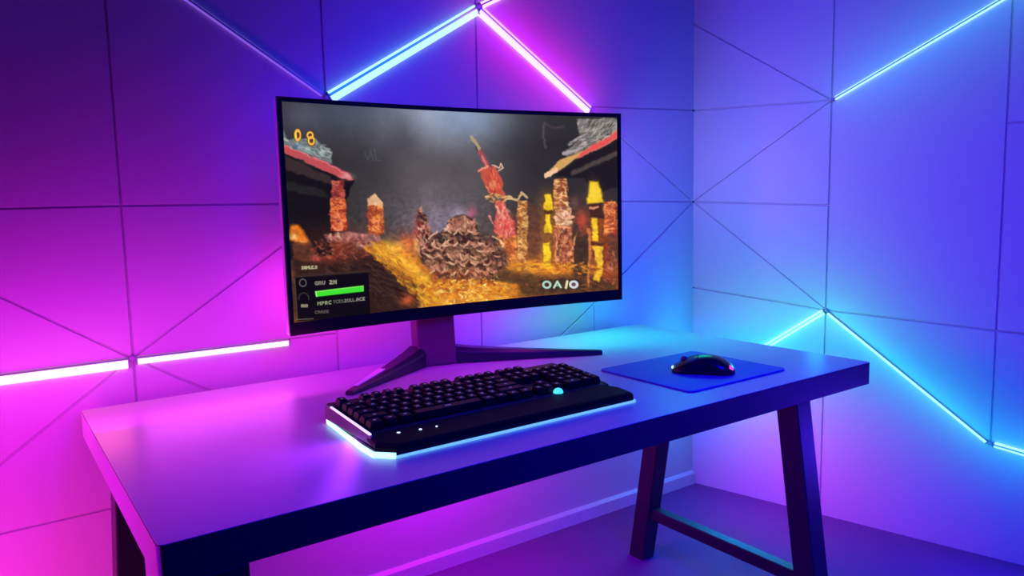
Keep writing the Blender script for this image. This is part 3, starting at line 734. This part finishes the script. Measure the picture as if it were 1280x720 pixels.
    for (cx, cy, rx, ry) in ((374.5, 170, 3.9, 6.6), (391, 169.5, 4.2, 4.4), (392.5, 177, 4.2, 5.2)):
        mix(np.clip((1.25 - np.hypot((X - cx) / (rx + 1), (Y - cy) / (ry + 1))) * 4, 0, 1) * .75, (74, 40, 16))
    for (cx, cy, rx, ry) in ((374.5, 170, 3.4, 6.0), (391, 169.8, 3.6, 3.8), (392.5, 176.6, 3.7, 4.6)):
        mix(ring(cx, cy, rx, ry, 2.3), (250, 186, 74))
    mix(line([(372, 167), (372.4, 173)], 2.4), (255, 214, 70)); mix(gauss(376.2, 170, 1.2, 2.6) * .6, (150, 60, 12))
    mix(poly([(684, 351), (731, 349), (731, 362), (685, 364)], 2) * .45, (30, 34, 26))
    mix(ring(692, 357.5, 4.2, 4.0, 2.6), (176, 214, 196)); mix(line([(700.5, 361), (704.5, 353), (708.5, 360.5)], 2.4), (184, 222, 200)); mix(line([(702.5, 358.5), (707, 358)], 1.6) * .8, (184, 222, 200))
    mix(line([(714.5, 361), (716, 352.5)], 2.8), (232, 222, 170)); mix(ring(723.5, 356.5, 4.0, 3.8, 3.0), (214, 216, 222)); mix(gauss(723.5, 356.5, 1.6, 1.6) * .7, (160, 90, 130))
    return np.clip(img, 0, 255) / 255.0

NU, NV = 820, 460
pic = screen_picture(NU, NV)
lin = np.where(pic <= 0.04045, pic / 12.92, ((pic + 0.055) / 1.055) ** 2.4)
us = U0 + (U1 - U0) * np.linspace(0, 1, NU); zs = SZ1 + (SZ0 - SZ1) * np.linspace(0, 1, NV)
UU, ZZ = np.meshgrid(us, zs)
so = SAG * (1 - (2 * UU - 1) ** 2) + 0.0005
ml = mon.location
co = np.stack([ML.x + MD.x * MW * UU + MN.x * so - ml.x, ML.y + MD.y * MW * UU + MN.y * so - ml.y, ZZ - ml.z], -1).reshape(-1, 3)
idx = np.arange(NU * NV).reshape(NV, NU)
quads = np.stack([idx[:-1, :-1], idx[1:, :-1], idx[1:, 1:], idx[:-1, 1:]], -1).reshape(-1, 4)
me = bpy.data.meshes.new('screen')
me.vertices.add(len(co)); me.vertices.foreach_set('co', co.astype(np.float32).ravel())
me.loops.add(quads.size); me.loops.foreach_set('vertex_index', quads.astype(np.int32).ravel())
me.polygons.add(len(quads)); me.polygons.foreach_set('loop_start', (np.arange(len(quads)) * 4).astype(np.int32))
me.update(calc_edges=True); me.validate()
att = me.color_attributes.new('picture', 'FLOAT_COLOR', 'POINT')
att.data.foreach_set('color', np.concatenate([lin.reshape(-1, 3), np.ones((NU * NV, 1))], 1).astype(np.float32).ravel())
M_SCR = bpy.data.materials.new('lit_screen'); M_SCR.use_nodes = True
nt = M_SCR.node_tree; b = nt.nodes['Principled BSDF']
b.inputs['Base Color'].default_value = (0.003, 0.003, 0.004, 1); b.inputs['Roughness'].default_value = 0.5; b.inputs['Specular IOR Level'].default_value = 0.06
va = nt.nodes.new('ShaderNodeVertexColor'); va.layer_name = 'picture'
nt.links.new(va.outputs['Color'], b.inputs['Emission Color']); b.inputs['Emission Strength'].default_value = 1.0
me.materials.append(M_SCR)
so_ = bpy.data.objects.new('screen', me); C.objects.link(so_); so_.parent = mon

# ---- stand: neck column and two swept arms
def MP(x, y, z): return Vector((x, y, z)) - mon.location
bm = bmesh.new()
hexa(bm, [MP(0.905, 1.699, DZ + .0005), MP(1.003, 1.676, DZ + .0005), MP(1.020, 1.745, DZ + .0005), MP(0.922, 1.768, DZ + .0005)],
     [MP(0.893, 1.699, 1.00), MP(0.991, 1.676, 1.00), MP(1.008, 1.745, 1.00), MP(0.910, 1.768, 1.00)])
neck = mesh_obj('neck', bm, M_NECK, mon, bevel=0.004)
def arm(tip, w_tip, root0, root1, h_root, h_tip):
    bm = bmesh.new()
    t = Vector(tip); r0, r1 = Vector(root0), Vector(root1)
    d = (t - (r0 + r1) / 2).normalized(); p = Vector((-d.y, d.x)) * w_tip / 2
    t0, t1 = t - p, t + p
    if (t0 - r0).length > (t1 - r0).length: t0, t1 = t1, t0
    N = 8; prev = None; secs = []
    for i in range(N + 1):
        k = i / N
        a = r0.lerp(t0, k); bq = r1.lerp(t1, k); h = h_root + (h_tip - h_root) * (k ** 0.75)
        ia = a.lerp(bq, .18); ib = a.lerp(bq, .82)
        secs.append([MP(a.x, a.y, DZ + .0005), MP(bq.x, bq.y, DZ + .0005), MP(bq.x, bq.y, DZ + h * .72), MP(ib.x, ib.y, DZ + h), MP(ia.x, ia.y, DZ + h), MP(a.x, a.y, DZ + h * .72)])
    vs = [[bm.verts.new(q) for q in s] for s in secs]
    for s0, s1 in zip(vs[:-1], vs[1:]):
        for j in range(6): bm.faces.new((s0[j], s0[(j + 1) % 6], s1[(j + 1) % 6], s1[j]))
    bm.faces.new(vs[0]); bm.faces.new(vs[-1][::-1])
    return mesh_obj('base_arm', bm, M_BASEARM, mon, bevel=0.0015)
la = arm((0.650, 1.555), 0.020, (0.922, 1.692), (0.900, 1.755), 0.052, 0.010)
ra = arm((1.366, 1.518), 0.022, (1.000, 1.680), (1.020, 1.735), 0.046, 0.012)
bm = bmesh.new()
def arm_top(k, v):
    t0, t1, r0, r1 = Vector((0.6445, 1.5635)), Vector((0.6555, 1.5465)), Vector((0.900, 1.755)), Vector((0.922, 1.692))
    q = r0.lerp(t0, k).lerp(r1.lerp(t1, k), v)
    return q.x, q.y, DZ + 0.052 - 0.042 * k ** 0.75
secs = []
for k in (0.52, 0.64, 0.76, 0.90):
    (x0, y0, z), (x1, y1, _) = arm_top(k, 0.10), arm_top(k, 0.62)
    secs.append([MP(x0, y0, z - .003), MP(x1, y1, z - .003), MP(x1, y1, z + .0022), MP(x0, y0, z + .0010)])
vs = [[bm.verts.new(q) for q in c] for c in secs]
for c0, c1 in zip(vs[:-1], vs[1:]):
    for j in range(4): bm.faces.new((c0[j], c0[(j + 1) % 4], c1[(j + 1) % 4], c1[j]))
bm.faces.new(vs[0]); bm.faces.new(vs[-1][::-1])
il = mesh_obj('arm_highlight', bm, M_ARM_HILITE, la, bevel=0.0006); il['label'] = 'pale strip put in for a highlight on the left foot'

# ------------------------------------------------------------------ keyboard
KX0, KX1, KY0, KY1 = 0.512, 1.092, 1.104, 1.375
kb = thing('keyboard', 'black gaming keyboard with wrist rest and cyan glow under its edge', 'keyboard', (0.80, 1.24, DZ))
def KP(x, y, z): return Vector((x, y, DZ + z)) - kb.location
def prism_x(bm, x0, x1, prof, mat=0):
    """extrude a (y, z) side profile along x"""
    hexa(bm, [KP(x0, y, z) for y, z in prof], [KP(x1, y, z) for y, z in prof], mat)
# underglow rim: light guide plate just above the desk
def outline(g):
    x0, x1, y0, y1 = KX0 - g, KX1 + g, KY0 - g, KY1 + g
    return [(x0 + .026, y0), (x1 - .006, y0), (x1, y0 + .006), (x1, y0 + .055), (1.082 + g, y0 + .085), (1.082 + g, y1), (0.528 - g, y1), (x0, y0 + .075), (x0, y0 + .028)]
bm = bmesh.new()
hexa(bm, [KP(x, y, .0012) for x, y in outline(0.0)], [KP(x, y, .0042) for x, y in outline(0.0)])
mesh_obj('underglow_strip', bm, G_RIM, kb)
bm = bmesh.new()
g0 = [(KX0 + .024, KY0 - .0015), (KX0 - .003, KY0 + .027), (KX0 - .003, KY0 + .076), (0.5255, KY1), (0.5275, KY1), (KX0 + .001, KY0 + .075), (KX0 + .001, KY0 + .029), (KX0 + .027, KY0 + .001)]
hexa(bm, [KP(x, y, .0014) for x, y in g0], [KP(x, y, .0105) for x, y in g0])
mesh_obj('underglow_strip', bm, G_RIMS, kb)
ld = bpy.data.lights.new('underglow_light', 'AREA'); ld.shape = 'RECTANGLE'; ld.size = 0.26; ld.size_y = 0.05; set_power(ld, 'underglow_light')
lo = bpy.data.objects.new('underglow_light', ld); C.objects.link(lo); lo.location = (0.495, 1.22, DZ + 0.045)
lo.rotation_euler = (0, math.radians(28), math.radians(0)); 
lo.rotation_euler = (Vector((0.44, 1.20, DZ)) - Vector(lo.location)).to_track_quat('-Z', 'X').to_euler()
# case
bm = bmesh.new()
hexa(bm, [KP(x, y, .0044) for x, y in outline(-.003)], [KP(x, y, .012) for x, y in outline(-.003)])
CX0, CX1 = 0.527, 1.081
prism_x(bm, CX0, CX1, [(1.178, .0121), (1.372, .0121), (1.372, .041), (1.345, .0405), (1.190, .028), (1.180, .0255)])
mesh_obj('case', bm, M_KCASE, kb, bevel=0.0012)
bm = bmesh.new()    # side cheek on the left, catches the magenta light
hexa(bm, [KP(.5195, 1.160, .0122), KP(.5268, 1.160, .0122), KP(.5268, 1.372, .0122), KP(.5215, 1.372, .0122)],
     [KP(.5215, 1.163, .027), KP(.5268, 1.163, .027), KP(.5268, 1.370, .040), KP(.5230, 1.370, .040)])
mesh_obj('side_panel', bm, M_KSIDE, kb, bevel=0.001)
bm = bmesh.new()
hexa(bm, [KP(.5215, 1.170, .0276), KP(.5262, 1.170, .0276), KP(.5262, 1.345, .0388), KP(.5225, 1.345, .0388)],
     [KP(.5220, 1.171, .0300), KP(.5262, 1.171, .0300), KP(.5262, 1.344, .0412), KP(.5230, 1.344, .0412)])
o = mesh_obj('side_line', bm, G_LINE, kb); o['label'] = 'white glowing line along the left edge'
# wrist rest: padded, chamfered left front corner
def rest_outline(g, k=1.0):
    x0, x1, y0 = KX0 + g, KX1 - g, KY0 + g
    return [(x0 + .026, y0), (x1 - .006, y0), (x1, y0 + .006), (x1, y0 + .045 - g), (1.078 - g, 1.176), (x0 + .004, 1.176), (x0, y0 + .028)]
bm = bmesh.new()
lv = []
for g, z in ((.0035, .0122), (.0035, .015), (.006, .0190), (.011, .0215)):
    lv.append([bm.verts.new(KP(x, y, z + (max(0, y - 1.12) * .09))) for x, y in rest_outline(g)])
for a, b_ in zip(lv[:-1], lv[1:]):
    n = len(a)
    for i in range(n): bm.faces.new((a[i], a[(i + 1) % n], b_[(i + 1) % n], b_[i]))
bm.faces.new(lv[0][::-1]); bm.faces.new(lv[-1])
mesh_obj('wrist_rest', bm, M_REST, kb)
# indicator lights on the wrist rest
for x, y, r in ((0.572, 1.160, .0034), (0.611, 1.153, .0030), (0.642, 1.150, .0020)):
    bm = bmesh.new(); lathe(bm, [(r, .0), (r * .9, .0014), (r * .4, .002)], 12)
    mesh_obj('indicator_light', bm, G_WHT, kb, loc=KP(x, y, .0243))
# keys
U = 0.0240; RY = 0.0262
KXL = 0.5345
tilt = math.atan2(.0125, .155)
rows = []      # (row_y_index, [(x, w)])
r0 = [(0, 1)] + [(2 + i, 1) for i in range(4)] + [(6.5 + i, 1) for i in range(4)] + [(11 + i, 1) for i in range(4)] + [(15.25 + i, 1) for i in range(3)]
r1 = [(i, 1) for i in range(13)] + [(13, 2)] + [(15.25 + i, 1) for i in range(3)] + [(18.5 + i, 1) for i in range(4)]
r2 = [(0, 1.5)] + [(1.5 + i, 1) for i in range(12)] + [(13.5, 1.5)] + [(15.25 + i, 1) for i in range(3)] + [(18.5 + i, 1) for i in range(3)]
r3 = [(0, 1.75)] + [(1.75 + i, 1) for i in range(11)] + [(12.75, 2.25)] + [(18.5 + i, 1) for i in range(3)]
r4 = [(0, 2.25)] + [(2.25 + i, 1) for i in range(10)] + [(12.25, 2.75)] + [(16.25, 1)] + [(18.5 + i, 1) for i in range(3)]
r5 = [(0, 1.25), (1.25, 1.25), (2.5, 1.25), (3.75, 6.25), (10, 1.25), (11.25, 1.25), (12.5, 1.25), (13.75, 1.25)] + [(15.25 + i, 1) for i in range(3)] + [(18.5, 2), (20.5, 1)]
tall = [(21.5, 2), (21.5, 4)]
rowy = [5.25, 4, 3, 2, 1, 0]
cap_cache = {}
def cap_mesh(w, d, mi):
    key = (w, d, mi)
    if key in cap_cache: return cap_cache[key]
    bm = bmesh.new()
    W_, D_ = w * U - .0026, d * RY - .0026
    lv = []
    for g, z in ((0, 0), (.0012, .006), (.0030, .0112), (.0042, .0122)):
        pts = rounded_rect(-W_ / 2 + g, W_ / 2 - g, -D_ / 2 + g * .8, D_ / 2 - g * .8, .0022, 3)
        lv.append([bm.verts.new((x, y, z)) for x, y in pts])
    for a, b_ in zip(lv[:-1], lv[1:]):
        n = len(a)
        for i in range(n): bm.faces.new((a[i], a[(i + 1) % n], b_[(i + 1) % n], b_[i]))
    bm.faces.new(lv[0][::-1]); bm.faces.new(lv[-1])
    lw = .0055 if w < 3 else .012
    hexa(bm, [(-lw * .5, -.0012, .0121), (lw * .5, -.0012, .0121), (lw * .5, .0016, .0121), (-lw * .5, .0016, .0121)],
         [(-lw * .5, -.0012, .01245), (lw * .5, -.0012, .01245), (lw * .5, .0016, .01245), (-lw * .5, .0016, .01245)], 1)
    bmesh.ops.recalc_face_normals(bm, faces=bm.faces)
    me = bpy.data.meshes.new('keycap'); bm.to_mesh(me); bm.free()
    me.materials.append(M_KEY); me.materials.append(G_LEG[mi])
    cap_cache[key] = me
    return me
rk = random.Random(5)
keys = []
for ry, rr in zip(rowy, (r0, r1, r2, r3, r4, r5)):
    for x, w in rr: keys.append((x, w, ry, 1))
keys += [(21.5, 1, 2, 2), (21.5, 1, 0, 2)]
for x, w, ry, d in keys:
    cx = KXL + (x + w / 2) * U; cy = 1.194 + (ry + d / 2) * RY * .995
    z = .0283 + (cy - 1.190) * math.tan(tilt)
    o = bpy.data.objects.new('keycap', cap_mesh(w, d, rk.choice((0, 0, 1, 1, 2))))
    C.objects.link(o); o.parent = kb
    o.location = KP(cx, cy, z); o.rotation_euler = (tilt, 0, 0)

bm = bmesh.new()     # glowing dome near the arrow keys
lathe(bm, [(.0105, 0), (.0098, .004), (.0075, .0075), (.004, .0095), (.001, .0102)], 20)
o = mesh_obj('glow_dome', bm, G_DOME, kb, smooth=True, loc=KP(0.948, 1.1865, .0275)); o['label'] = 'small glowing cyan dome'

# ------------------------------------------------------------------ mouse mat and mouse
bm = bmesh.new()
pts = rounded_rect(1.226, 1.568, 1.080, 1.374, 0.016)
hexa(bm, [(x, y, DZ + .0004) for x, y in pts], [(x, y, DZ + .0040) for x, y in pts])
pad = mesh_obj('mouse_mat', bm, M_PAD, bevel=0.0012)
tag(pad, 'dark blue rectangular mouse mat lying on the right half of the desk', 'mouse mat')

mz = DZ + .0042
mdir = Vector((-0.62, 0.785, 0)).normalized()
ms = thing('computer_mouse', 'black computer mouse with a red light, resting on the mouse mat', 'mouse', (1.392, 1.190, mz), math.atan2(mdir.y, mdir.x))
ML_, MWd, MH = 0.150, 0.080, 0.045
def mouse_surface(bm, u0, u1, v0, v1, nu, nv, lift=0.0, mat=0, closed=False):
    """u along the length (front = 1), v across (-1..1)"""
    grid = []
    for i in range(nu + 1):
        u = u0 + (u1 - u0) * i / nu; row = []
        for j in range(nv + 1):
            v = v0 + (v1 - v0) * j / nv
            t = 2 * u - 1
            hw = MWd / 2 * (1 - abs(t) ** 3.2) ** 0.42 * (1 - .10 * math.cos(t * 3.0))
            hz = MH * math.sin(math.pi * min(max(u, 0), 1) ** 0.86) ** 0.62 * (1 - .18 * u)
            hz = max(hz, .007)
            a = v * math.pi / 2
            y = hw * math.sin(a) * (1 + .04 * math.cos(a)); z = hz * max(math.cos(a), 0) ** .62
            row.append(bm.verts.new((t * ML_ / 2, y * (1 + lift * 8), z + lift)))
        grid.append(row)
    for i in range(nu):
        for j in range(nv):
            f = bm.faces.new((grid[i][j], grid[i][j + 1], grid[i + 1][j + 1], grid[i + 1][j])); f.material_index = mat
    return grid
bm = bmesh.new(); mouse_surface(bm, 0.0, 0.965, -1, 1, 36, 28)
be = [e for e in bm.edges if e.is_boundary]; bmesh.ops.holes_fill(bm, edges=be, sides=0)
mesh_obj('body', bm, M_MOUSE, ms, smooth=True)
for v0, v1 in ((-.66, -.06), (.06, .66)):
    bm = bmesh.new(); mouse_surface(bm, 0.56, 0.955, v0, v1, 14, 8, lift=.0014)
    o = mesh_obj('mouse_button', bm, M_MOUSE, ms, smooth=True)
    s = o.modifiers.new('thick', 'SOLIDIFY'); s.thickness = .0016; s.offset = -1
bm = bmesh.new()
lathe(bm, [(.006, -.0035), (.0095, -.0028), (.0100, 0), (.0095, .0028), (.006, .0035)], 20, 0, Matrix.Rotation(math.pi / 2, 4, 'X'))
mesh_obj('scroll_wheel', bm, M_KSIDE, ms, smooth=True, loc=(.042, 0, .0265))
bm = bmesh.new(); mouse_surface(bm, 0.03, 0.085, 0.36, .70, 8, 10, lift=.0010)
bm2 = mesh_obj('logo_light', bm, G_RED, ms, smooth=True); s = bm2.modifiers.new('thick', 'SOLIDIFY'); s.thickness = .001; s.offset = -1
bm2['label'] = 'red glowing light at the palm end'
bm = bmesh.new(); lathe(bm, [(.0042, 0), (.004, .003), (.0018, .0045)], 12, 0, Matrix.Rotation(math.pi / 2, 4, 'Y'))
o = mesh_obj('front_light', bm, G_WHT, ms, smooth=True, loc=(.0672, .014, .011)); o['label'] = 'small white light at the front'
